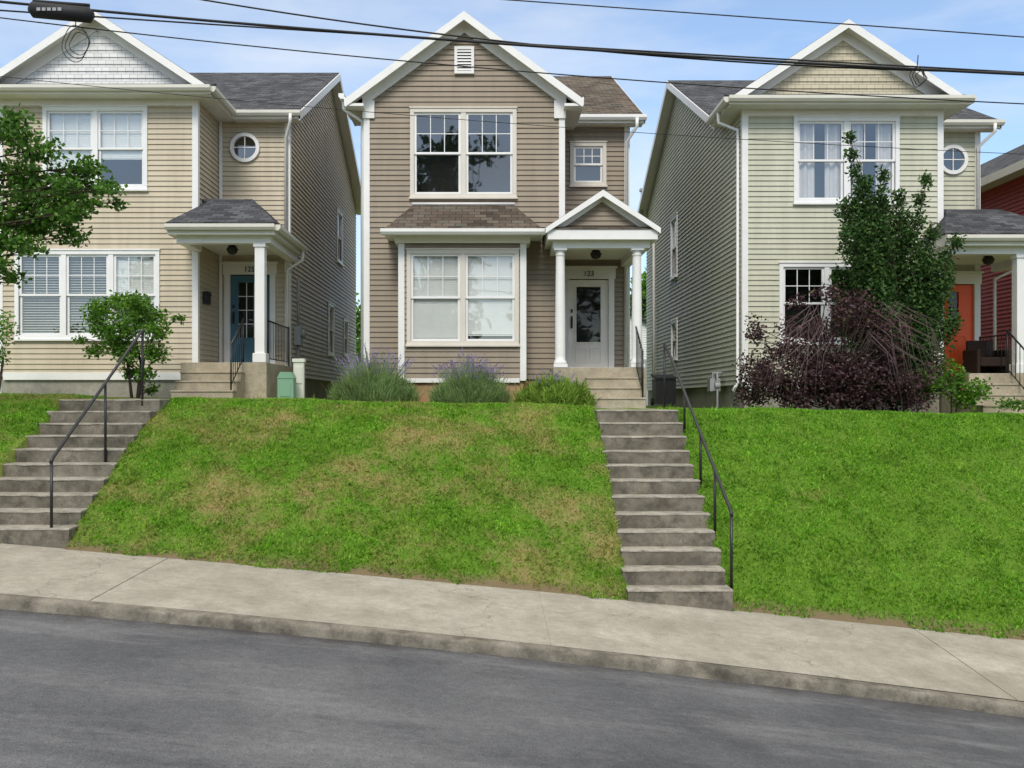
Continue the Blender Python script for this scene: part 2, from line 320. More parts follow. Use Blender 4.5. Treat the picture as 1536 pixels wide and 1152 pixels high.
# garden handrails
def handrail(x,posts,path,label,i):
    root=empty('handrail',(x,posts[0],stair_z(i,posts[0])),label,'handrail','black pipe handrails'); o=root.location
    for y,zt in posts_z(path,posts):
        mb=MB(); mb.tube([(x-o.x,y-o.y,stair_z(i,y)-.1-o.z),(x-o.x,y-o.y,zt-o.z)],.019,10); mb.obj('post',BLACK,root)
    mb=MB(); mb.tube([(x-o.x,p[0]-o.y,p[1]-o.z) for p in path],.022,10); mb.obj('rail',BLACK,root)
def posts_z(path,posts):
    out=[]
    for y in posts:
        for (a,za),(b,zb) in zip(path[:-1],path[1:]):
            if a<=y<=b: out.append((y,za+(zb-za)*(y-a)/(b-a))); break
    return out
handrail(-5.46,[11.62,13.25,14.66],[(11.6,-.78),(11.66,-.72),(14.6,1.06),(14.72,1.1)],'black pipe handrail beside the short concrete steps',0)
handrail(3.0,[11.6,12.45,13.3,14.4,16.05],[(11.58,-1.44),(11.63,-1.38),(15.5,.72),(16.1,.97)],'black pipe handrail beside the long concrete steps',1)
# ---------------------------------------------------------------- house parts
CO=.112
def siding(mb,P,U,Nn,poly,holes=(),m=0,co=CO):
    P=Vector(P);U=Vector(U);Nn=Vector(Nn); zs=[p[1] for p in poly]; z0,z1=min(zs),max(zs)
    def rng(z):
        c=[]
        for (a,b),(d,e) in zip(poly,poly[1:]+poly[:1]):
            if (b-z)*(e-z)<0: c.append(a+(d-a)*(z-b)/(e-b))
        return (min(c),max(c)) if len(c)>=2 else None
    cuts=set(zs)
    for h in holes: cuts|={h[2],h[3]}
    k=0
    flip=U.cross(Vector((0,0,1))).dot(Nn)<0
    def q(a,b,c,d):
        L=[a,b,c,d]; mb.poly(L[::-1] if flip else L,m)
    while z0+k*co<z1:
        ca=z0+k*co; cb=min(ca+co,z1); lv=sorted([ca,cb]+[c for c in cuts if ca+1e-4<c<cb-1e-4])
        for a,b in zip(lv[:-1],lv[1:]):
            ra=rng(a+1e-4); rb=rng(b-1e-4)
            if not ra or not rb: continue
            segs=[(ra[0],ra[1],rb[0],rb[1])]; mid=(a+b)/2
            for h in holes:
                if h[2]<mid<h[3]:
                    ns=[]
                    for s in segs:
                        if h[0]>=s[1] or h[1]<=s[0]: ns.append(s); continue
                        if h[0]>s[0]: ns.append((s[0],h[0],s[2],h[0]))
                        if h[1]<s[1]: ns.append((h[1],s[1],h[1],s[3]))
                    segs=ns
            oa=.028-.024*(a-ca)/co; ob=.028-.024*(b-ca)/co
            W=lambda u,z,o:P+U*u+Vector((0,0,z))+Nn*o
            for s in segs:
                q(W(s[0],a,oa),W(s[1],a,oa),W(s[3],b,ob),W(s[2],b,ob))
                if abs(a-ca)<1e-6: q(W(s[0],a,.002),W(s[1],a,.002),W(s[1],a,oa),W(s[0],a,oa))
        k+=1
def window(root,loc,rz,W,Hh,n,cas,blinds,c=.085,name='window',grid=True,label=None):
    # local frame: x right, -y outward, z up; origin at lower left of the casing
    mb=MB()
    mb.box(-.0,W,-.05,.0,Hh-c,Hh); mb.box(0,W,-.05,0,0,c); mb.box(0,c,-.05,0,c,Hh-c); mb.box(W-c,W,-.05,0,c,Hh-c)
    mb.box(-.02,W+.02,-.085,-.001,-.035,.012); mb.box(-.015,W+.015,-.07,-.001,Hh-.002,Hh+.03)
    mw=.11; uw=(W-2*c-(n-1)*mw)/n
    for i in range(1,n): mb.box(c+i*uw+(i-1)*mw,c+i*uw+i*mw,-.04,.0,c,Hh-c)
    win=mb.obj(name,cas,root,loc,rz,.004,label)
    sa=MB(); gl=MB(); bl=MB(); rc=MB(); hz=(Hh-2*c)*.5
    for i in range(n):
        x0=c+i*(uw+mw); x1=x0+uw; zb=c; zt=Hh-c; zm=c+hz; f=.05
        for (a,b,y) in ((zb,zm+.02,.022),(zm-.02,zt,-.008)):
            sa.box(x0,x0+f,y,y+.035,a,b); sa.box(x1-f,x1,y,y+.035,a,b); sa.box(x0+f,x1-f,y,y+.035,a,a+f-.005); sa.box(x0+f,x1-f,y,y+.035,b-f+.005,b)
            ti=R.uniform(-.006,.006)
            gl.poly([(x0+f,y+.02+ti,a+f-.01),(x1-f,y+.02,a+f-.01),(x1-f,y+.02,b-f+.01),(x0+f,y+.02+ti,b-f+.01)])
        if grid:
            g=.008
            for t in (1/3,2/3):
                xm=x0+f+(uw-2*f)*t; sa.box(xm-g,xm+g,.004,.018,zm+.025,zt-f+.004)
            zz=zm+.025+(zt-f-zm-.025)*.5; sa.box(x0+f,x1-f,.005,.017,zz-g,zz+g)
        cov=blinds[i%len(blinds)] if blinds else 0
        if cov:
            z=zt-.03
            while z>zt-(zt-zb)*abs(cov):
                if cov>0: bl.poly([(x0+.01,.07,z-.016),(x1-.01,.07,z-.016),(x1-.01,.077,z+.022),(x0+.01,.077,z+.022)]); z-=.036
                else: bl.poly([(x0+.01,.07,z-.004),(x1-.01,.07,z-.004),(x1-.01,.1,z+.01),(x0+.01,.1,z+.01)]); z-=.055
            bl.box(x0+.01,x1-.01,.07,.1,z-.01,z+.012)
    x0=c-.0;x1=W-c
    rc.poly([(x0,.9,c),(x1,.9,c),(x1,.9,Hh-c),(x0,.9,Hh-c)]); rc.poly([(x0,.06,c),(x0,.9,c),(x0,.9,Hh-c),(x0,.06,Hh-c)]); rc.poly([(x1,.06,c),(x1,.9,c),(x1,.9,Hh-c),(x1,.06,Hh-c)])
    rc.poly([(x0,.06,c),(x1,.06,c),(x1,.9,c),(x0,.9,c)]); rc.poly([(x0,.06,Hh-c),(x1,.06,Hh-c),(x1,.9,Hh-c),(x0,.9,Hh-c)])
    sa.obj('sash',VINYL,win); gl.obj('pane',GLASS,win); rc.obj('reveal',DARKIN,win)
    if bl.f: bl.obj('blind',BLIND,win)
    return win
def curtain(win,x0,x1,z0,z1):
    mb=MB(); K=40
    for j in range(K):
        a=x0+(x1-x0)*j/K;b=x0+(x1-x0)*(j+1)/K; f=lambda x:.12+.025*math.sin(x*38)+.015*math.sin(x*17)
        mb.poly([(a,f(a),z0),(b,f(b),z0),(b,f(b),z1),(a,f(a),z1)],0,True)
    mb.obj('curtain',CURT,win)
CURT=simple('curtain_cloth',(.62,.58,.56),.8)
def hole(x,z,W,Hh,c=.07): return (x+c,x+W-c,z+c,z+Hh-c)
def round_window(root,x,y,z,r=.34):
    mb=MB(); n=40
    for j in range(n):
        a=2*math.pi*j/n;b=2*math.pi*(j+1)/n
        def pt(rr,t,yy): return (rr*math.cos(t),yy,rr*math.sin(t))
        ri=r-.08
        mb.poly([pt(ri,a,-.06),pt(ri,b,-.06),pt(r,b,-.06),pt(r,a,-.06)][::-1]); mb.poly([pt(r,a,-.06),pt(r,b,-.06),pt(r,b,0),pt(r,a,0)][::-1]); mb.poly([pt(ri,a,.03),pt(ri,b,.03),pt(ri,b,-.06),pt(ri,a,-.06)][::-1])
    mb.box(-.01,.01,-.04,-.028,-r+.07,r-.07); mb.box(-r+.07,r-.07,-.041,-.029,-.01,.01)
    w=mb.obj('round_window',VINYL,root,(x,y,z)); g=MB(); g.poly([pt(r-.07,2*math.pi*j/n,-.02) for j in range(n)][::-1]); g.obj('pane',GLASS,w)
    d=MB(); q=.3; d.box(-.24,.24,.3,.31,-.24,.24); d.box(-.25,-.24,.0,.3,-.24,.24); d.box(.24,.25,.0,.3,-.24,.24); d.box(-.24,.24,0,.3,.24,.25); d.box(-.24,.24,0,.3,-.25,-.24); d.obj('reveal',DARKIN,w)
def txt(root,s,loc,size,mat):
    c=bpy.data.curves.new('house_number','FONT'); c.body=s; c.size=size; c.extrude=.006; c.align_x='CENTER'
    o=bpy.data.objects.new('tmp',c); COL.objects.link(o); dg=bpy.context.evaluated_depsgraph_get(); me=bpy.data.meshes.new_from_object(o.evaluated_get(dg)); bpy.data.objects.remove(o)
    me.materials.clear(); me.materials.append(mat); n=bpy.data.objects.new('house_number',me); reg(n,root,loc); n.rotation_euler=(math.pi/2,0,0); return n
def door(root,xc,y,z,mat,label,slim=False):
    w=.46; h=2.04
    fr=MB()
    fr.box(-w-.13,-w,-.05,.03,0,h+.02); fr.box(w,w+.13,-.05,.03,0,h+.02); fr.box(-w-.16,w+.16,-.06,.03,h+.02,h+.26); fr.box(-w-.2,w+.2,-.1,.03,h+.26,h+.31); fr.box(-w-.13,w+.13,-.12,.06,-.08,-.0)
    d=MB(); gx=.28 if not slim else .12; g0=.6 if not slim else 1.1; g1=1.88
    d.box(-w,-gx,.02,.06,0,h); d.box(gx,w,.02,.06,0,h); d.box(-gx,gx,.02,.06,0,g0); d.box(-gx,gx,.02,.06,g1,h)
    for a,b in ((-gx-.03,-gx),(gx,gx+.03)): d.box(a,b,.0,.02,g0-.03,g1+.03)
    d.box(-gx,gx,.0,.02,g0-.03,g0); d.box(-gx,gx,.0,.02,g1,g1+.03)
    for a,b in ((-.3,-.03),(.03,.3)):
        t=.45 if not slim else .85
        d.box(a,b,.008,.02,.12,.15);d.box(a,b,.008,.02,t,t+.03);d.box(a,a+.03,.008,.02,.15,t);d.box(b-.03,b,.008,.02,.15,t)
    do=d.obj('door',mat,root,(xc,y,z),0,.003,label); fr.obj('door_frame',WHITE,do,bevel=.004)
    g=MB(); g.poly([(-gx,.04,g0),(gx,.04,g0),(gx,.04,g1),(-gx,.04,g1)]); g.obj('pane',DGLASS,do)
    if mat is not DWHITE and not slim:
        g=MB()
        for t in (-.09,.09): g.box(t-.008,t+.008,.022,.036,g0,g1)
        for t in (.25,.5,.75): g.box(-gx,gx,.023,.035,g0+(g1-g0)*t-.008,g0+(g1-g0)*t+.008)
        g.obj('muntin',VINYL,do)
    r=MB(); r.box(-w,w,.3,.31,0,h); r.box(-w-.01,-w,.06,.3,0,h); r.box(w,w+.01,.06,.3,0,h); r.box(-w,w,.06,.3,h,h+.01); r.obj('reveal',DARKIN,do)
    k=MB(); k.box(-w+.05,-w+.095,-.01,.02,.92,1.2); k.tube([(-w+.072,-.01,1.16),(-w+.072,-.06,1.13),(-w+.072,-.06,.99),(-w+.072,-.01,.95)],.011,8); k.box(-w+.05,-w+.095,-.012,.02,1.28,1.36); k.obj('handle',BLACK,do)
DGLASS=glass_mat('door_glass',.0); DWHITE=simple('warm_white_door',(.86,.82,.75),.4)
def iron_rail(root,p0,p1,h=.86,n=7):
    p0=Vector(p0);p1=Vector(p1); up=Vector((0,0,h)); mb=MB()
    for p in (p0,p1): mb.tube([p,p+up+Vector((0,0,.03))],.017,8)
    mb.tube([p0+up,p1+up],.018,8); mb.tube([p0+Vector((0,0,.1)),p1+Vector((0,0,.1))],.012,6)
    for i in range(1,n):
        q=p0.lerp(p1,i/n); mb.tube([q+Vector((0,0,.1)),q+up],.008,6)
    mb.obj('railing',BLACK,root)
def house(X0,dz,label,c):
    root=empty('house',(X0,20,dz),label,'house'); A=c['style']=='A'; SD=c['siding']; RF=c['roof']
    cas=c.get('cas',VINYL)
    # windows
    wl=MB(); fh=[]; fw=c['w2']; w2=window(root,(fw[0],0,fw[2]),0,fw[1]-fw[0],fw[3]-fw[2],2,cas,c.get('b2')); fh.append(hole(fw[0],fw[2],fw[1]-fw[0],fw[3]-fw[2]))
    for cu in c.get('curt',[]): curtain(w2,*cu)
    f1=c['w1']
    if A: window(root,(f1[0],0,f1[2]),0,f1[1]-f1[0],f1[3]-f1[2],c['n1'],cas,c.get('b1')); fh.append(hole(f1[0],f1[2],f1[1]-f1[0],f1[3]-f1[2]))
    top=[(4.24,6.5),(0,6.5)] if A else [(4.24,6.5),(2.12,8.06),(0,6.5)]
    siding(wl,(0,0,0),(1,0,0),(0,-1,0),[(0,.45),(4.24,.45)]+top,fh)
    lh=[];rh=[]
    for (y,z,w,h) in c.get('lw',[]): window(root,(0,y+w,z),-math.pi/2,w,h,1,cas,[.5]); lh.append(hole(y,z,w,h))
    for (y,z,w,h) in c.get('rw',[]): window(root,(5.87,y,z),math.pi/2,w,h,1,cas,[.5]); rh.append(hole(y,z,w,h))
    siding(wl,(0,0,0),(0,1,0),(-1,0,0),[(0,.45),(12.3,.45),(12.3,6.5),(6.95,9.17),(1.6,6.52),(0,6.5)],lh)
    siding(wl,(5.87,0,0),(0,1,0),(1,0,0),[(1.6,.45),(12.3,.45),(12.3,6.5),(6.95,9.17),(1.6,6.5)],rh)
    siding(wl,(4.24,0,0),(0,1,0),(1,0,0),[(0,.45),(1.6,.45),(1.6,6.5),(0,6.5)])
    siding(wl,(0,12.3,0),(1,0,0),(0,1,0),[(0,.45),(5.87,.45),(5.87,6.5),(0,6.5)])
    dc=c['door'][0]; rhh=[(dc-.47,dc+.47,.66,2.84)]
    if c['small'][0]=='r': rx_,rz_=c['small'][1:]; rhh.append((rx_-.235,rx_+.235,rz_-.235,rz_+.235)); round_window(root,rx_,1.58,rz_)
    else: s=c['small'][1]; window(root,(s[0],1.6,s[2]),0,s[1]-s[0],s[3]-s[2],1,cas,[.0]); rhh.append(hole(s[0],s[2],s[1]-s[0],s[3]-s[2]))
    siding(wl,(0,1.6,0),(1,0,0),(0,-1,0),[(4.24,.6),(5.87,.6),(5.87,6.5),(4.24,6.5)],rhh)
    if not A:
        w=f1; siding(wl,(0,-.6,0),(1,0,0),(0,-1,0),[(.8,.45),(3.39,.45),(3.39,3.42),(.8,3.42)],[hole(w[0],w[2],w[1]-w[0],w[3]-w[2])])
        siding(wl,(.8,-.6,0),(0,1,0),(-1,0,0),[(0,.45),(.6,.45),(.6,3.42),(0,3.42)]); siding(wl,(3.39,-.6,0),(0,1,0),(1,0,0),[(0,.45),(.6,.45),(.6,3.42),(0,3.42)])
        window(root,(w[0],-.6,w[2]),0,w[1]-w[0],w[3]-w[2],2,cas,c.get('b1'))
    wl.obj('wall',SD,root)
    door(root,dc,1.6,.74,c['door'][1],c['door'][2],c['door'][3])
    if c.get('num'): txt(root,c['num'],(dc,1.6-.075,.74+2.04+.08),.17,BLACK)
    # foundation
    fd=MB(); fd.box(.03,5.84,1.63,12.27,-.5,.45); fd.box(.03,4.21,.03,1.62,-.5,.448)
    if not A: fd.box(.83,3.36,-.57,.02,-.5,.445)
    fd.obj('foundation',c['found'],root)
    # trim
    t=MB(); e=.035; cw=.095
    def corner(x,y,sx,sy,z0,z1):
        # L-shaped corner board: sx,sy outward signs
        a,b=sorted((x+sx*e,x-sx*cw)); cc,d=sorted((y+sy*e,y+sy*.001)); t.box(a,b,cc,d,z0,z1)
        a,b=sorted((x+sx*(e-.001),x+sx*.001)); cc,d=sorted((y-sy*.0,y-sy*cw)); t.box(a,b,cc,d,z0,z1)
    corner(0,0,-1,-1,.4,6.4); corner(4.24,0,1,-1,.4,6.4); corner(5.87,1.6,1,-1,.4,6.4)
    t.box(4.27,4.33,1.53,1.6,.66,6.4)
    if not A: corner(.8,-.6,-1,-1,.4,3.25); corner(3.39,-.6,1,-1,.4,3.25)
    if A: t.box(.1,4.14,-.034,0,.33,.49); t.box(.0,4.24,-.036,0,6.2,6.36)
    else: t.box(.1,.76,-.034,0,.36,.45); t.box(.9,3.29,-.634,-.6,.36,.45)
    t.obj('trim',WHITE,root,bevel=.003)
    # roof
    rf=MB(); yf=-.32
    ze,zr,xe=(6.5,8.15,2.5) if A else (6.38,8.2,2.48)
    rf.slab([(-.3,1.25,6.5),(6.17,1.25,6.5),(6.17,6.95,9.35),(-.3,6.95,9.35)],(0,0,-.1))
    rf.slab([(-.3,6.95,9.352),(6.17,6.95,9.352),(6.17,12.65,6.5),(-.3,12.65,6.5)],(0,0,-.1))
    ye=1.25+(ze-6.5)/.5; yr=1.25+(zr-6.5)/.5
    for sg in (-1,1):
        rf.slab([(2.12+sg*xe,yf,ze),(2.12+sg*xe,ye,ze),(2.12,yr,zr),(2.12,yf,zr)],(0,0,-.09))
    if A: rf.slab([(-.42,-.46,6.5),(4.66,-.46,6.5),(4.66,-.0,6.68),(-.42,-.0,6.68)],(0,0,-.05))
    rfo=rf.obj('roof',RF,root)
    # fascia, rakes, soffit, gutters
    f=MB(); s=(zr-ze)/xe
    for sg in (-1,1):
        X=lambda q:2.12+sg*q
        f.prism([(X(xe+.02),ze-.03),(X(0),zr+.0-.01),(X(0),zr-.19),(X(xe+.02),ze-.19-.02)],'y',yf-.035,yf-.001)
        f.prism([(X(xe-.0),ze-.1),(X(0),zr-.1),(X(0),zr-.12),(X(xe),ze-.12)],'y',yf,-.0,1)
        f.prism([(X(xe-.3),ze-.12+s*.3),(X(0),zr-.12),(X(0),zr-.34),(X(xe-.3),ze-.34+s*.3)],'y',-.055,-.0)
    for x0,x1 in ((-.33,-.301),(6.171,6.2)):
        f.prism([(1.22,6.46),(6.95,9.33),(6.95,9.13),(1.22,6.26)],'x',x0,x1); f.prism([(12.68,6.46),(6.95,9.33),(6.95,9.13),(12.68,6.26)],'x',x0,x1)
    for x0,x1 in ((-.3,0),(5.87,6.17)):
        f.prism([(1.25,6.39),(6.95,9.24),(6.95,9.22),(1.25,6.37)],'x',x0,x1,1); f.prism([(12.65,6.39),(6.95,9.24),(6.95,9.22),(12.65,6.37)],'x',x0,x1,1)
    zs=6.33 if A else 6.24
    if A:
        f.box(-.4,4.64,-.42,-.0,zs,zs+.02,1)
        f.box(-.42,4.66,-.45,-.42,zs-.01,zs+.17)
    ys_=0 if A else yf
    for a,b in ((-.38,-.0),(4.24,4.62)): f.box(a,b,ys_,1.6 if a>0 else 1.25,zs,zs+.02,1)
    f.box(-.41,-.381,ys_,1.25,zs-.01,zs+.15); f.box(4.621,4.65,ys_,1.25,zs-.01,zs+.15)
    f.box(4.655,6.2,1.22,1.249,6.3,6.47); f.box(4.65,6.17,1.25,1.6,6.31,6.33,1)
    if not A:
        for a,b in ((-.05,.2),(4.04,4.29)): f.box(a,b,-.075,-.036,6.02,6.4)
        for a,b in ((-.4,-.0),(4.24,4.64)): f.box(a,b,-.33,-.0,6.2,6.238)
    f.obj('fascia',[WHITE,SOFF],root)
    def gut(m_,a,b,y,z):
        m_.prism([(y+p,z+q) for p,q in [(0,0),(-.08,0),(-.12,.05),(-.12,.115),(0,.115)]],'x',a,b)
    g=MB(); GC=c.get('gut',WHITE)
    if A: gut(g,-.44,4.68,-.451,6.36)
    gut(g,4.66,6.22,1.219,6.35)
    if A: g.prism([(4.651,6.36),(4.73,6.36),(4.77,6.41),(4.77,6.475),(4.651,6.475)],'y',-.45,1.09)
    g.obj('gutter',GC,root); g=MB()
    g.prism([(-.411,6.36),(-.49,6.36),(-.53,6.41),(-.53,6.475),(-.411,6.475)],'y',-.45 if A else -.3,1.2)
    g.obj('gutter',GC,root)
    def down(path): d=MB(); d.tube(path,.038,8); d.obj('downspout',WHITE,root)
    down([(6.0,1.12,6.38),(6.0,1.12,6.2),(5.82,1.5,5.95),(5.82,1.5,3.6 if A else .6)])
    down([(-.46,.3,6.37),(-.46,.3,6.15),(-.08,.16,5.95),(-.08,.16,.5),(-.2,.1,.3)] if c.get('dl') else [(-.45,-.1,6.36),(-.45,-.1,6.2),(-.08,.1,6.0),(-.08,.1,.4)])
    # gable face
    if A:
        gm=MB(); siding(gm,(0,0,0),(1,0,0),(0,-1,0),[(.05,6.64),(4.19,6.64),(2.12,7.98)],(),0,.15); gm.obj('gable',c['gable'],root)
    else:
        v2=MB(); v2.box(1.91,1.97,-.085,-.02,6.97,7.55); v2.box(2.27,2.33,-.085,-.02,6.97,7.55); v2.box(1.97,2.27,-.085,-.02,7.49,7.55); v2.box(1.97,2.27,-.085,-.02,6.97,7.03)
        for i in range(7):
            z=7.04+i*.065; v2.slab([(1.97,-.085,z),(2.27,-.085,z),(2.27,-.055,z+.05),(1.97,-.055,z+.05)],(0,.004,.006))
        v2.obj('gable_vent',WHITE,root)
        # bay roof
        b=MB(); E=[(.49,-.97,3.48),(3.76,-.97,3.48),(3.76,0,3.48),(.49,0,3.48)]; T=[(1.03,0,4.18),(3.17,0,4.18)]
        b.poly([E[0],E[1],T[1],T[0]]); b.poly([E[1],E[2],T[1]]); b.poly([E[3],E[0],T[0]])
        b.obj('bay_roof',RF,root)
        b=MB(); b.box(.49,3.76,-.97,0,3.4,3.478); b.box(.47,3.78,-.995,-.971,3.36,3.475); b.box(.7,3.5,-.7,-.0,3.25,3.398,1)
        gut(b,.45,3.8,-.996,3.36); b.obj('bay_fascia',[c.get('gut',WHITE),SOFF],root)
        b=MB(); b.tube([(1.0,-.02,4.2),(3.2,-.02,4.2)],.03,8); b.obj('roof_flashing',WHITE,root)
    # porch
    P=c['porch']; px0,px1,colx,sx0,sx1=P
    dk=MB(); dk.box(4.26 if A else 3.95,px1-.2,-1.12,-.03 if not A else 1.58,-.5,.66)
    if not A: dk.box(4.27,px1-.2,-.029,1.58,-.5,.658)
    dk.obj('porch_deck',PORCH,root,bevel=.01)
    gz=float(plat(X0+5))-dz+.02; rs=(.66-gz)/4
    for i in range(3):
        q=MB(); q.box(sx0,sx1,-1.12-.28*(i+1),-1.12-.28*i-.002,-.4,.66-rs*(i+1)-.035); q.box(sx0-.01,sx1+.01,-1.12-.28*(i+1)-.02,-1.12-.28*i-.003,.66-rs*(i+1)-.035,.66-rs*(i+1)); q.obj('porch_step',PORCH,root,bevel=.008)
    zc=3.2
    cm=MB(); cm.box(px0+.08,px1-.08,-1.15,-.002,zc+.04,zc+.06); cm.box(4.27,px1-.08,-.002,1.58,zc+.04,zc+.06); cm.obj('porch_ceiling',SOFF,root)
    bm=MB(); bm.box(px0+.12,px1-.12,-1.1,-.88,zc-.12,zc+.04); bm.box(px1-.34,px1-.12,-.879,1.58,zc-.12,zc+.04); bm.box(px0+.12,px0+.3,-.879,-.01,zc-.12,zc+.04); bm.obj('porch_beam',WHITE,root)
    ff=MB(); ff.box(px0,px1,-1.3,-1.27,zc+.02,zc+.24); ff.box(px1-.03,px1,-1.269,1.6,zc+.02,zc+.24); ff.box(px0,px0+.03,-1.269,-.01,zc+.02,zc+.24); ff.box(px0+.03,px1-.03,-1.269,-.01,zc+.03,zc+.038,1); ff.box(px1-.3,px1-.03,-.01,1.6,zc+.031,zc+.037,1)
    zz=zc+.25; pr=MB()
    if A:
        gut(ff,px0-.02,px1+.02,-1.301,zc+.1); ff.prism([(px1+.001,zc+.1),(px1+.08,zc+.1),(px1+.12,zc+.15),(px1+.12,zc+.215),(px1+.001,zc+.215)],'y',-1.3,1.5)
        TL=(4.5,.3,zz+.82);TR=(px1-.85,.3,zz+.82); F0=(px0-.03,-1.33,zz);F1=(px1+.03,-1.33,zz)
        pr.poly([F0,F1,TR,TL]); pr.poly([F1,(px1+.03,1.6,zz),(px1-.85,1.6,zz+.82),TR]); pr.poly([F0,TL,(4.24,.3,zz+.5),(px0-.03,-.0,zz)]); pr.poly([TL,TR,(px1-.85,1.6,zz+.82),(4.24,1.6,zz+.82),(4.24,.3,zz+.82)]); pr.poly([(px0-.03,0,zz),(4.24,.3,zz),(4.24,.3,zz+.82),TL])
        down([(px1+.05,1.3,3.3),(px1+.05,1.3,3.1),(px1-.33,1.45,2.9),(px1-.33,1.45,.7)])
    else:
        xm=(px0+px1)/2; zp=zz+.76
        for sg,xx in ((-1,px0-.05),(1,px1+.05)):
            pr.slab([(xx,-1.34,zz-.0),(xx,0 if sg<0 else 1.6,zz-.0),(xm,0 if sg<0 else 1.6,zp),(xm,-1.34,zp)],(0,0,-.05))
            ff.prism([(xx,zz-.01),(xm,zp-.01),(xm,zp-.14),(xx,zz-.12)],'y',-1.37,-1.341)
            ff.prism([(xx,zz-.055),(xm,zp-.055),(xm,zp-.07),(xx,zz-.07)],'y',-1.34,-1.0,1)
        pr.slab([(xm,0,zp-.001),(xm,1.6,zp-.001),(4.24,1.6,zp-.25),(4.24,0,zp-.25)],(0,0,-.05))
        pr.slab([(px0-.02,-1.32,zz-.01),(px1+.02,-1.32,zz-.01),(px1+.02,-1.1,zz+.07),(px0-.02,-1.1,zz+.07)],(0,0,-.02))
        pd=MB(); siding(pd,(0,-1.1,0),(1,0,0),(0,-1,0),[(px0+.1,zz-.02),(px1-.1,zz-.02),(xm,zp-.1)],(),0,.1); pd.obj('pediment',SD,root)
        ff.prism([(px0+.05,zz),(xm,zp-.05),(xm,zp-.2),(px0+.25,zz-.02)],'y',-1.15,-1.1); ff.prism([(px1-.05,zz),(xm,zp-.05),(xm,zp-.2),(px1-.25,zz-.02)],'y',-1.15,-1.1)
    pr.obj('porch_roof',RF,root); ff.obj('porch_fascia',[GC if A else WHITE,SOFF],root)
    for x in colx:
        q=MB()
        if A: q.box(x-.1,x+.1,-1.09,-.89,.85,zc-.2); q.box(x-.135,x+.135,-1.125,-.855,.661,.85); q.box(x-.125,x+.125,-1.115,-.865,zc-.2,zc-.121); q.obj('column',WHITE,root,bevel=.008)
        else:
            q.box(x-.14,x+.14,-1.13,-.85,.661,.73); q.lathe(x,-.99,[(.13,.73),(.135,.76),(.125,.79),(.105,.81),(.105,.9),(.104,1.6),(.088,zc-.3),(.088,zc-.27),(.1,zc-.26),(.1,zc-.24),(.09,zc-.23),(.09,zc-.2),(.12,zc-.165)],28); q.box(x-.13,x+.13,-1.12,-.86,zc-.165,zc-.121); q.obj('column',WHITE,root)
    lt=MB(); lt.lathe(dc,.1,[(.05,zc+.04),(.1,zc+.0),(.1,zc-.03),(.13,zc-.05),(.09,zc-.14),(.03,zc-.17)][::-1],16); lt.obj('porch_light',BLACK,root)
    st=-1.12-.84
    for (kind,x) in c['rails']:
        if kind=='s': iron_rail(root,(x,st+.05,.66-rs*3),(x,-1.0,.66),.88,6)
        else: iron_rail(root,(x,-.8,.66),(x,1.3,.66),.88,14)
    return root
BEIGE=siding_mat('beige_siding',(.55,.475,.35)); TAUPE=siding_mat('taupe_siding',(.29,.235,.172)); SAGE=siding_mat('sage_siding',(.54,.535,.415)); REDS=siding_mat('red_siding',(.3,.045,.03))
GR=[(0,(.048,.049,.054)),(.5,(.08,.082,.09)),(1,(.125,.127,.135))]; BR=[(0,(.072,.056,.045)),(.4,(.12,.094,.072)),(.7,(.17,.135,.105)),(1,(.115,.115,.095))]
RG=shingle_mat('grey_shingles',GR); RB=shingle_mat('brown_shingles',BR)
GW=shake_mat('white_shake',(.76,.76,.74)); GS=shake_mat('tan_shake',(.58,.52,.38)); OUTB=simple('outbuilding_white',(.74,.74,.72),.6)
TEAL=simple('teal_door_paint',(.07,.16,.22),.4); ORANGE=simple('orange_door_paint',(.95,.13,.03),.4)
h1=house(-10.52,.1,'beige clapboard two-storey house with teal door and white gable',dict(style='A',siding=BEIGE,roof=RG,gable=GW,found=FOUND,w2=(.95,3.19,4.4,6.17),b2=[1.0,.62],w1=(.35,3.45,1.2,3.1),n1=3,b1=[-.97,-.97,.6],door=(4.97,TEAL,'teal half-glazed front door',False),small=('r',4.86,5.73),num='125',gut=CREAM,
  porch=(4.05,6.2,[5.85],4.35,5.55),rails=[('s',5.5),('d',5.93)],rw=[(8.2,4.1,1.0,1.6),(6.7,1.2,.9,1.5),(9.5,1.3,.8,1.2)]))
h2=house(-2.67,0,'taupe clapboard two-storey house with white gabled porch',dict(style='B',siding=TAUPE,roof=RB,found=FOUND2,cas=TANTRIM,w2=(.96,3.24,4.33,6.24),b2=[0],w1=(.94,3.27,1.14,3.12),b1=[.97,.93],door=(4.95,DWHITE,'white half-glazed front door',False),small=('w',(4.52,5.36,4.95,5.95)),num='123',
  porch=(3.83,6.03,[4.1,5.66],4.6,5.68),rails=[('s',5.63)]))
h3=house(5.43,-.12,'pale sage clapboard two-storey house with orange door',dict(style='A',siding=SAGE,roof=RG,gable=GS,found=FOUND,w2=(1.07,3.33,4.33,6.17),b2=[0],curt=[(.09,.5,.1,1.75),(.72,1.05,.1,1.75),(1.3,1.55,.1,1.75),(1.8,2.15,.1,1.75)],w1=(.76,2.8,1.33,3.05),n1=2,b1=[.0],door=(5.3,ORANGE,'orange front door with slim light',True),small=('r',5.26,5.67),gut=CREAM,dl=True,
  porch=(3.7,6.5,[5.35],4.1,5.15),rails=[('s',5.1),('d',5.75)],lw=[(6.9,3.7,.95,1.8),(6.9,1.3,.9,1.15)]))
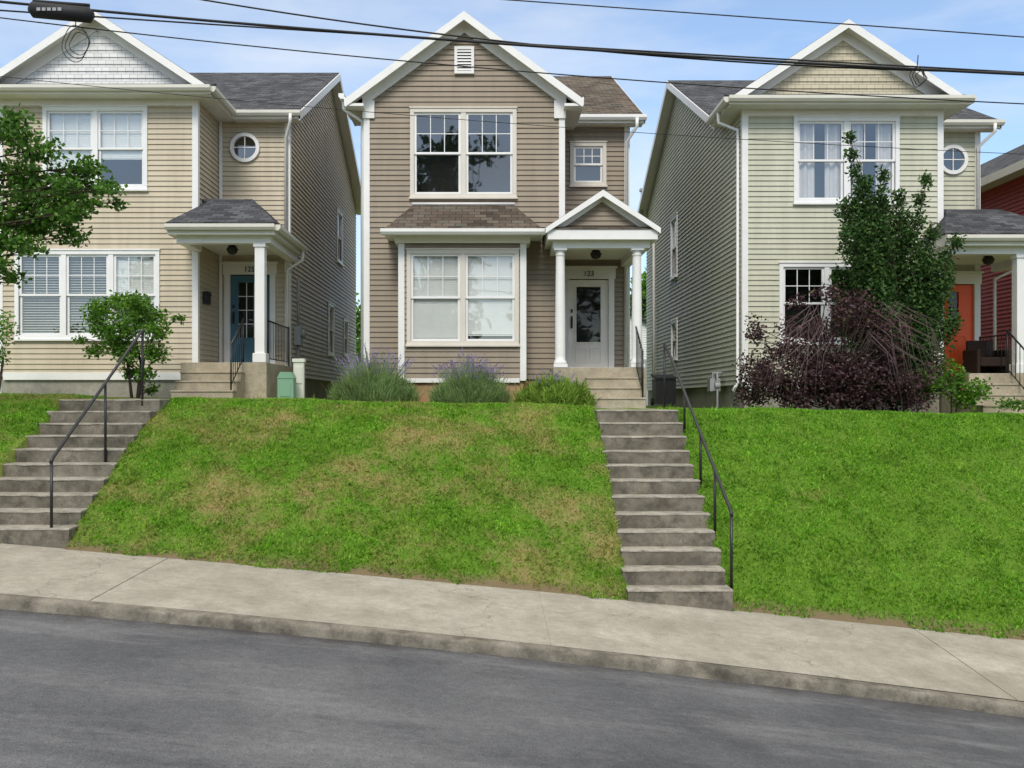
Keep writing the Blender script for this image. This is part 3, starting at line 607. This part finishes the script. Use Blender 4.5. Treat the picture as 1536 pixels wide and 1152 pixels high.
# small fittings on the houses
mb=MB(); mb.box(4.27,4.36,-.0,.3,0,.2); mb.prism([(0,.2),(.3,.2),(.26,.27),(.04,.27)],'x',4.27,4.38); mb.obj('mailbox',BLACK,h1,(0,.3,2.0))
mb=MB(); mb.box(5.9,6.05,.0,.3,0,.45); mb.tube([(6.05,.15,.28),(6.14,.15,.28)],.1,16); mb.tube([(5.97,.15,.4),(5.97,.15,1.6)],.03,8); mb.tube([(5.97,.15,0),(5.97,.15,-1)],.03,8); mb.obj('electric_meter',GREY,h1,(0,2.0,1.2))
mb=MB(); mb.tube([(-.1,10.4,.2),(-.1,10.4,5.2),(-.35,11.6,6.0)],.045,8); mb.obj('drain_pipe',WHITE,h3)
mb=MB(); mb.tube([(-.2,12.1,5.6),(-.2,12.1,7.3)],.05,10); mb.box(-.28,-.12,12.0,12.2,7.3,7.38); mb.obj('flue',GREY,h3)
mb=MB(); mb.box(-.36,-.12,1.5,1.8,.32,.62); mb.tube([(-.24,1.55,.62),(-.24,1.55,.72),(-.24,1.3,.72),(-.24,1.3,-.1)],.025,8); mb.tube([(-.24,1.75,.62),(-.24,1.75,.75),(-.1,1.75,.75),(-.0,1.75,.75)],.025,8); mb.tube([(-.3,1.3,.45),(-.18,1.3,.45)],.07,12); mb.obj('gas_meter',GREY,h3,bevel=.03)
# red neighbour
rt=empty('house',(14.0,20,-.3),'dark red clapboard house with grey shingle roof','house')
mb=MB(); siding(mb,(0,0,0),(0,1,0),(-1,0,0),[(0,.3),(14,.3),(14,6.4),(0,6.4)]); siding(mb,(0,0,0),(1,0,0),(0,-1,0),[(0,.3),(6,.3),(6,6.4),(3,8.2),(0,6.4)]); mb.obj('wall',REDS,rt)
mb=MB(); mb.slab([(-.4,-.4,6.4),(-.4,14.4,6.4),(3,14.4,8.45),(3,-.4,8.45)],(0,0,-.1)); mb.slab([(6.4,-.4,6.4),(6.4,14.4,6.4),(3,14.4,8.45),(3,-.4,8.45)],(0,0,-.1)); mb.obj('roof',RG,rt)
mb=MB(); mb.box(-.44,-.401,-.4,14.4,6.2,6.42); mb.box(-.4,0,-.4,14.4,6.2,6.22); mb.box(-.05,.05,-.05,.05,.3,6.2); mb.obj('fascia',CREAM,rt)
mb=MB(); mb.box(.05,5.95,.05,13.9,-.5,.3); mb.obj('foundation',FOUND,rt)
# rear outbuilding
rt=empty('garage',(2.5,44,-.3),'small white garage behind the houses','garage')
mb=MB(); siding(mb,(0,0,0),(1,0,0),(0,-1,0),[(0,0),(7,0),(7,2.9),(3.5,4.6),(0,2.9)]); mb.obj('wall',OUTB,rt)
mb=MB(); mb.slab([(-.3,-.3,2.8),(3.5,-.3,4.75),(3.5,6,4.75),(-.3,6,2.8)],(0,0,-.1)); mb.slab([(7.3,-.3,2.8),(3.5,-.3,4.75),(3.5,6,4.75),(7.3,6,2.8)],(0,0,-.1)); mb.obj('roof',RG,rt)
mb=MB(); mb.box(1.5,5.5,-.08,-.03,0,2.2); mb.obj('garage_door',GREY,rt)
# pedestal, post, bin
mb=MB(); mb.box(-.15,.15,-.13,.13,0,.44); mb.prism([(-.16,.44),(.16,.44),(.1,.56),(-.1,.56)],'y',-.14,.14); mb.box(-.1,.1,-.14,-.131,.1,.36); GRN=simple('green_plastic',(.2,.36,.24),.5)
mb.obj('utility_pedestal',GRN,loc=(-3.83,17.6,float(plat(-3.8))+.02),bevel=.02,label='short pale green utility pedestal on the lawn',cat='utility pedestal')
mb=MB(); mb.box(-.1,.1,-.06,.06,0,.76); mb.box(-.12,.12,-.08,.08,.76,.83); mb.box(-.07,.07,-.075,-.061,.35,.68)
mb.obj('utility_box',simple('cream_plastic',(.6,.62,.52),.5),loc=(-3.68,18.0,float(plat(-3.7))+.02),bevel=.015,label='narrow cream utility box standing beside the porch',cat='utility box')
rt=empty('wheelie_bin',(4.75,25.5,-.15),'dark grey wheelie bin beside the house wall','bin')
mb=MB(); mb.slab([(-.27,-.3,.72),(.27,-.3,.72),(.27,.3,.72),(-.27,.3,.72)],(0,.0,-.68)); mb.obj('body',BLACK,rt,bevel=.03)
mb=MB(); mb.slab([(-.3,-.34,.76),(.3,-.34,.76),(.3,.34,.86),(-.3,.34,.86)],(0,0,-.04)); mb.obj('lid',RUBBER,rt,bevel=.01)
mb=MB(); mb.tube([(-.3,.28,.1),(-.24,.28,.1)],.1,14); mb.obj('wheel',RUBBER,rt); mb=MB(); mb.tube([(.24,.28,.1),(.3,.28,.1)],.1,14); mb.obj('wheel',RUBBER,rt)
# wicker chair on the sage porch
WK=simple('dark_wicker',(.05,.03,.022),.7,.2,0,.5,60)
rt=empty('wicker_chair',(11.05,20.75,.54),'dark brown wicker armchair on the porch','chair')
mb=MB(); mb.box(-.3,.3,-.3,.28,.2,.4); mb.obj('seat',WK,rt,bevel=.02); mb=MB(); mb.box(-.3,.3,.28,.36,0,.8); mb.obj('backrest',WK,rt,bevel=.03)
for a in (-.37,.305):
    mb=MB(); mb.box(a,a+.07,-.3,.36,0,.58); mb.obj('armrest',WK,rt,bevel=.02)
# ---------------------------------------------------------------- cables
def quad3(p): (x0,z0),(x1,z1),(x2,z2)=p; return lambda x:z0*(x-x1)*(x-x2)/((x0-x1)*(x0-x2))+z1*(x-x0)*(x-x2)/((x1-x0)*(x1-x2))+z2*(x-x0)*(x-x1)/((x2-x0)*(x2-x1))
W=[([(-4.72,3.84),(-.22,3.46),(5.15,3.14)],.013,9.0),([(-2.73,3.86),(.87,3.39),(5.15,3.165)],.008,9.02),([(-4.72,3.72),(-.22,3.25),(5.15,2.89)],.006,9.1),([(.16,3.86),(2.67,3.68),(5.15,3.5)],.006,9.0),([(-4.72,3.12),(-.22,2.7),(5.15,2.37)],.003,9.0),([(-4.72,3.78),(-.22,3.49),(5.15,3.18)],.008,9.06)]
for i,(p,r,y) in enumerate(W):
    q=quad3(p); x0,x1=(-13,13) if i!=1 else (-8,13)
    if i==3: x0,x1=-8,13
    mb=MB(); mb.tube([(x,y,q(x)) for x in np.linspace(x0,x1,60)],r,6); mb.obj('utility_cable',RUBBER,label='thick bundled overhead cable above the pavement' if r>.01 else 'thin black overhead cable above the pavement',cat='cable',group='overhead utility cables')
rt=empty('cable_closure',(-4.12,8.97,3.72),'black cable splice closure hanging from overhead cables','cable splice')
mb=MB(); mb.tube([(-.31,0,.03),(-.29,0,.03),(-.27,0,.03),(.27,0,-.02),(.29,0,-.02),(.31,0,-.02)],[.03,.05,.075,.075,.05,.03],14); mb.tube([(-.27,0,.11),(.27,0,.07)],.02,8); mb.obj('casing',RUBBER,rt)
mb=MB(); 
for i in range(5): mb.box(-.2+i*.05,-.165+i*.05,-.079,-.074,-.01,.02)
mb.obj('label_strip',GREY,rt)
for (cx,cz,r) in ((-3.98,3.42,.17),(4.1,3.1,.09)):
    mb=MB()
    for k in range(3):
        rr=r*(1-.2*k); mb.tube([(rr*math.cos(t)*(.75+.1*k)+.02*k,.02*math.sin(3*t),rr*math.sin(t)) for t in np.linspace(0,2*math.pi,28)],.004,5)
    mb.tube([(0,0,r),(.01,0,r+.12)],.005,5)
    mb.obj('cable_loop',RUBBER,loc=(cx,8.96,cz),label='coiled slack loop of thin black cable',cat='cable loop',group='overhead cable loops')
# ---------------------------------------------------------------- vegetation
def leafV(P,L,Wd,up=0.0):
    n=len(P); a=NR.normal(size=(n,3)); a[:,2]*=.7; a[:,2]-=up; a/=np.linalg.norm(a,axis=1)[:,None]; b=np.cross(a,NR.normal(size=(n,3))); b/=np.linalg.norm(b,axis=1)[:,None]
    l=(L*NR.uniform(.6,1.3,n))[:,None]; w=(Wd*NR.uniform(.7,1.2,n))[:,None]; c=np.cross(a,b)*l*.12
    return np.stack([P,P+a*l*.5+b*w*.5+c,P+a*l,P+a*l*.5-b*w*.5+c],1)
def cloud(cs,n,add=0):
    out=[]
    for (c,r) in cs:
        c=np.array(c);k=int(n*(np.mean(r))**2)+add; d=NR.normal(size=(k,3)); d/=np.linalg.norm(d,axis=1)[:,None]; d*= (NR.uniform(0,1,k)**.45)[:,None]; out.append(c+d*np.array(r)*NR.uniform(.8,1.35,(k,1)))
    return np.concatenate(out)
def plant(name,base,trunks,cs,n,L,Wd,mat,label,cat,tr=.03,group=None,up=.0,tw=4,add=0):
    root=empty(name,base,label,cat,group); B=np.array(base); mb=MB()
    for (tx,ty) in trunks:
        mb.tube([(tx*.3,ty*.3,-.1),(tx*.6,ty*.6,.3),(tx,ty,.8 if len(trunks)>1 else 1.2)],[tr,tr*.85,tr*.7],8)
    for (c,r) in cs:
        t=trunks[R.randrange(len(trunks))]; e=np.array(c)-B; s=np.array([t[0]*.8,t[1]*.8,min(.7,e[2]*.5)]); mid=(s+e)/2+np.array([R.uniform(-.1,.1),R.uniform(-.1,.1),.1*np.linalg.norm(e-s)])
        mb.tube([s,mid,e],[tr*.4,tr*.28,tr*.12],6)
        for _ in range(tw):
            f=e+np.array([R.uniform(-1,1),R.uniform(-1,1),R.uniform(-.6,1)])*np.array(r)*.7; mb.tube([mid,(mid+f)/2+np.array([0,0,.04]),f],[tr*.18,tr*.1,tr*.05],5)
    mb.obj('trunk',BARK,root); V=leafV(cloud(cs,n,add),L,Wd,up)-B; quadmesh('crown',V,mat,parent=root); return root
g=lambda x:float(plat(x))
# street tree, trunk at the edge of the neighbouring lawn
TC=[(-6.7,4.0,.28),(-6.4,3.55,.32),(-5.95,3.4,.27),(-5.57,3.15,.2),(-6.15,2.86,.3),(-6.6,2.86,.34),(-6.0,2.42,.26),(-6.5,2.22,.28),(-6.8,1.93,.26),(-5.75,2.62,.22),(-6.9,3.35,.4),(-5.4,2.98,.14),(-5.9,2.97,.24),(-7.1,2.6,.4),(-7.5,3.9,.5),(-7.9,3.2,.6),(-8.6,3.7,.6),(-8.3,4.6,.6),(-9,2.8,.5),(-7.5,2.2,.4),(-7.1,3.9,.35),(-6.9,2.3,.3),(-6.35,3.15,.26),(-6.8,2.6,.32),(-5.65,2.85,.16),(-6.25,2.1,.15),(-6.95,1.75,.2),(-6.2,3.3,.3),(-6.3,2.6,.3),(-6.6,3.75,.25),(-5.85,3.15,.2),(-6.6,2.45,.25),(-6.05,2.65,.22),(-6.4,2.9,.3),(-6.65,3.2,.3),(-5.6,2.95,.15)]
cs=[((x+R.uniform(-.08,.08),13.4+R.uniform(-.55,.55),z+R.uniform(-.05,.05)),(r,r,r*.55)) for x,z,r in TC]
rt=empty('tree',(-8.3,13.5,float(H(-8.3,13.5))),'leafy green street tree overhanging the lawn','tree'); B=np.array(rt.location); mb=MB(); mb.tube([(0,0,-.2),(.05,0,1.5),(0,0,2.8),(.1,0,4.4)],[.13,.11,.08,.03],12)
for c,r in cs:
    e=np.array(c)-B; s=np.array([.03,0,max(1.6,min(4,e[2]-.5))]); m_=(s+e)/2+np.array([0,0,.12]); mb.tube([s,m_,e],[.03,.015,.005],6)
    for _ in range(3):
        f=e+np.array([R.uniform(-1,1),R.uniform(-1,1),R.uniform(-1,1)])*np.array(r)*.8; mb.tube([(m_+e)/2,(m_+f)/2*.4+f*.6,f],[.007,.004,.002],5)
mb.obj('trunk',BARK,rt); quadmesh('crown',leafV(cloud(cs,3900),.08,.065,.2)-B,LEAF_T,parent=rt)
# shrub by beige house
cs=[((x,18+R.uniform(-.35,.35),z),(r,r,r*.7)) for x,z,r in ((-7.4,1.75,.3),(-7.0,1.85,.35),(-6.55,1.6,.32),(-6.3,1.3,.25),(-6.9,1.4,.38),(-7.45,1.35,.26),(-7.6,.95,.2),(-6.4,.9,.28),(-6.9,.9,.28),(-7.15,1.1,.3),(-6.6,.5,.2),(-7.3,1.95,.2),(-6.7,1.85,.22),(-7.7,1.6,.2),(-7.0,.55,.2),(-7.8,1.15,.12),(-6.1,1.6,.12),(-6.6,.2,.15))]
plant('shrub',(-6.85,18,g(-6.85)),[(-.15,0),(.1,.08),(.2,-.05)],cs,5600,.085,.05,LEAF_A,'full green shrub on thin stems before the window','shrub',.035)
plant('shrub',(-9.75,18.4,g(-9)),[(0,0),(.1,.1)],[((-9.7,18.4,1.4),(.35,.3,.35)),((-9.85,18.4,.9),(.35,.3,.3))],4000,.08,.045,LEAF_A,'small green shrub beside the beige house wall','shrub',.03)
# crape myrtle by sage house: upright leafy shoots fanning from several stems
cs=[]
def shoot(x0,z0,x1,z1,r0,r1,k):
    y=18.1+R.uniform(-.45,.45)
    for i in range(k):
        t=i/(k-1); r=r0+(r1-r0)*t; cs.append(((x0+(x1-x0)*t+R.uniform(-.06,.06),y+R.uniform(-.1,.1),z0+(z1-z0)*t),(r,r,r*1.35)))
for a in ((7.4,1.0,6.9,5.0,.32,.09,14),(7.6,1.2,7.5,4.3,.32,.12,10),(7.9,1.0,8.35,4.2,.32,.11,10),(7.6,1.2,6.65,3.1,.27,.14,8),(8.1,.9,8.8,3.0,.3,.14,8),(7.5,1.3,7.15,4.1,.3,.16,10),(8.0,1.2,7.95,3.9,.3,.15,9),(7.5,.9,6.75,2.4,.27,.16,7),(8.2,.7,8.95,2.3,.3,.17,7),(7.6,1.5,6.95,3.7,.28,.18,9),(8.2,.6,8.9,1.5,.3,.22,5),(8.0,.3,8.6,.6,.3,.25,4),(7.7,1.6,8.3,3.5,.3,.18,8),(7.4,1.6,7.0,3.3,.3,.2,7),(7.9,2.0,7.7,3.8,.3,.18,7),(7.8,.4,7.3,1.2,.3,.25,4),(8.0,1.5,8.55,2.6,.3,.22,6),(7.2,1.4,7.3,3.4,.3,.22,7),(8.3,1.2,8.5,3.2,.28,.16,7),(7.6,2.2,7.4,3.7,.3,.2,6)): shoot(*a)
plant('crape_myrtle',(8.0,18.1,g(8)),[(-.25,0),(.2,.1),(0,-.15),(-.4,.1)],cs,3900,.085,.052,LEAF_B,'tall full dark green crape myrtle before the windows','tree',.035,tw=1,add=55)
# weeping purple shrub
cs=[]
for i in range(112):
    x=4.8+3.2*R.uniform(0,1); top=.7+1.3*math.sin(min(1,max(0,(x-4.35)/4.1))*math.pi)**.6; z=R.uniform(.0,top) if i%2 else R.uniform(-.05,.7)
    cs.append(((x,17.5+R.uniform(-.65,.6),z),(R.uniform(.16,.32),)*2+(R.uniform(.16,.3),)))
rp=plant('purple_shrub',(6.5,17.5,g(6.5)),[(-.4,0),(.3,.1),(0,-.2)],cs,3300,.07,.045,LEAF_P,'dense weeping dark purple shrub with arching twigs','shrub',.035,up=.4,tw=1)
tw=MB()
for i in range(48):
    a=R.uniform(-1,1); x0=a*.5; r=R.uniform(.5,1.6); s=1 if a>0 else -1; zt=R.uniform(1.2,2.1)
    tw.tube([(x0,-.3,.8),(x0+s*r*.35,-.6,zt),(x0+s*r*.75,-.85,zt-.35),(x0+s*r*.95,-.95,R.uniform(.15,.6))],[.009,.006,.004,.002],5)
tw.obj('twigs',simple('purple_bark',(.15,.1,.1),.9),rp)
cs=[((x,17.8+R.uniform(-.2,.2),z),(.28,.25,.22)) for x,z in ((8.5,.3),(8.9,.35),(9.2,.2),(8.7,.55),(8.3,.15),(9.05,.05),(8.2,.4))]
rr=plant('shrub',(8.8,17.8,g(8.8)),[(0,0),(.2,0)],cs,5500,.08,.05,LEAF_A,'low green bush with a few red flowers','shrub',.02)
P=cloud([((8.75,17.6,.45),(.4,.2,.3))],500)[:16]; quadmesh('flower',leafV(P,.05,.04)-np.array(rr.location),RED,parent=rr,kind='stuff')
cs=[((9.6+.35*i,17.3,-.12+R.uniform(0,.08)),(.25,.2,.12)) for i in range(6)]
plant('ground_cover_plant',(10.4,17.3,g(10)),[(0,0),(.1,0)],cs,5200,.07,.04,LEAF_A,'low green border plants beside the porch steps','plant',.01)
# lavender
for i,(x,y,s,fl) in enumerate(((-2.3,18.5,1.05,1.5),(-.4,18.5,.95,1.9),(1.25,18.0,.92,.35))):
    rt=empty('lavender_bush',(x,y,g(x)),['rounded lavender bush with tall purple flower stalks by the house corner','dense lavender bush with many purple flower stalks under the bay','low bright green lavender bush with few flowers beside the steps'][i],'lavender',group='lavender bushes along the front wall')
    # mound of short upright sprigs spread through a loose dome
    n=14000; az=NR.uniform(0,2*np.pi,n); rr_=NR.uniform(0,1,n)**.55; hh=np.sqrt(np.maximum(0,1-rr_**2.4)); t=NR.uniform(.0,1,n)**.55
    rx_=.74*s*(1+.1*np.sin(az*4+i)+.06*np.sin(az*9)); p=np.stack([np.cos(az)*rr_*rx_,np.sin(az)*rr_*rx_*.75,t*hh*.5*s*(1+.15*np.sin(az*5+rr_*9+i))+.02],-1)
    d=np.stack([np.cos(az)*rr_*.55,np.sin(az)*rr_*.45,.9+0*az],-1)+NR.normal(size=(n,3))*(.28 if i<2 else .6); L=(NR.uniform(.05,.12,n)+(NR.uniform(0,1,n)<.08)*.12)[:,None]*(1 if i<2 else .6)
    side=NR.normal(size=(n,3)); side[:,2]=0; side/=np.linalg.norm(side,axis=1)[:,None]; side*=.007 if i<2 else .012
    q=p+d*L; V=np.stack([p-side*.6,p+side*.6,q+side,q-side*.3],1); quadmesh('foliage',V,LEAF_L if i<2 else LEAF_Y,parent=rt)
    n=int(260*fl); az=NR.uniform(0,2*np.pi,n); el=NR.uniform(0,1,n)**.6; L=NR.uniform(.72,1.08,n)*s*(1 if fl>.5 else .75); d=np.stack([np.cos(az)*el*.72,np.sin(az)*el*.5,1-.3*el],-1)+NR.normal(size=(n,3))*.05; p=d*(L*.3)[:,None]; q=d*L[:,None]; side=np.tile(np.array([[.003,.001,0]]),(n,1)); 
    quadmesh('flower_stalk',np.stack([p-side,p+side,q+side,q-side],1),LEAF_L,parent=rt,kind='stuff')
    F=[]
    for k in range(3):
        o=d*(k*.035); sd=NR.normal(size=(n,3)); sd/=np.linalg.norm(sd,axis=1)[:,None]; sd*=.011; F.append(np.stack([q+o-sd,q+o+d*.02-sd[:,::-1],q+o+d*.05+sd,q+o+d*.02+sd[:,::-1]],1))
    quadmesh('flower',np.concatenate(F),FLOW,parent=rt,kind='stuff')
# trees behind the houses
for (x,y,h_) in ((7.2,52,7.8),(2.0,56,6.5),(13,50,6.5),(-9,55,6)):
    cs=[((x+R.uniform(-2.6,2.6),y+R.uniform(-1.5,1.5),h_*R.uniform(.25,.88)),(R.uniform(.7,1.2),)*3) for _ in range(26)]
    plant('tree',(x,y,-.2),[(0,0)],cs,300,.3,.22,LEAF_A,'distant round green tree behind the houses','tree',.12,'trees behind the houses',tw=1)
# trees across the street that the window panes mirror
for (x,y,h_) in ((-17,-17,12),(-9.5,-15,13),(-3.0,-17,18.5),(4,-16,14),(10.5,-17,9),(18,-15,12)):
    zb=float(H(x,y)); cs=[((x+R.gauss(0,1.5),y+R.gauss(0,1.3),zb+h_*R.uniform(.2,.95)),(R.uniform(.9,1.5),)*3) for _ in range(int(2.6*h_))]
    plant('tree',(x,y,zb),[(0,0)],cs,130,.42,.34,LEAF_B,'large leafy tree across the street','tree',.2,'trees across the street',tw=1)
# ---------------------------------------------------------------- light, sky, camera
S=bpy.context.scene; w=bpy.data.worlds.new('World'); S.world=w; w.use_nodes=True; nt=w.node_tree; bg=nt.nodes['Background']
sky=nt.nodes.new('ShaderNodeTexSky'); sky.sky_type='NISHITA'; sky.sun_disc=False; sky.sun_elevation=math.radians(44); sky.sun_rotation=math.radians(187); sky.air_density=1.0; sky.dust_density=.8; sky.ozone_density=1.5
tc=nt.nodes.new('ShaderNodeTexCoord'); mp=nt.nodes.new('ShaderNodeMapping'); mp.inputs['Scale'].default_value=(1.6,1.6,6); mp.inputs['Rotation'].default_value=(.2,.25,0); nt.links.new(tc.outputs['Generated'],mp.inputs[0])
nn=nt.nodes.new('ShaderNodeTexNoise'); nn.inputs['Scale'].default_value=1.7; nn.inputs['Detail'].default_value=7; nn.inputs['Roughness'].default_value=.55; nt.links.new(mp.outputs[0],nn.inputs['Vector'])
sk=mix(nt,1.0,sky.outputs[0],(1.15,1.3,1.4),'MULTIPLY')
fc=ramp(nt,nn.outputs['Fac'],[(.42,.14),(.74,.8)]); c=mix(nt,fc,sk,(6.0,6.3,6.7))
# unseen bright cloud overhead, added for whiter, softer and stronger ambient light
sx=nt.nodes.new('ShaderNodeSeparateXYZ'); nt.links.new(tc.outputs['Generated'],sx.inputs[0]); hi=ramp(nt,sx.outputs[2],[(.42,0.0),(.75,.9)])
c=mix(nt,hi,c,(10.8,10.4,9.6)); nt.links.new(c,bg.inputs[0]); bg.inputs[1].default_value=.15
sd=bpy.data.lights.new('sun','SUN'); sd.energy=2.25; sd.angle=math.radians(18); sd.color=(1,.94,.86); so=bpy.data.objects.new('sun',sd); COL.objects.link(so)
v=Vector((-.1,-.85,0)).normalized()*math.cos(math.radians(44))+Vector((0,0,math.sin(math.radians(44)))); so.rotation_euler=v.to_track_quat('Z','Y').to_euler()
cd=bpy.data.cameras.new('camera'); cam=bpy.data.objects.new('camera',cd); COL.objects.link(cam); cam.location=(0,0,0); cam.rotation_euler=(math.pi/2,0,0)
cd.sensor_width=36; cd.lens=1400/1536*36; cd.shift_x=33/1536; cd.shift_y=24/1536; cd.clip_end=3000; S.camera=cam
S.view_settings.view_transform='Standard'; S.view_settings.look='None'; S.view_settings.exposure=0
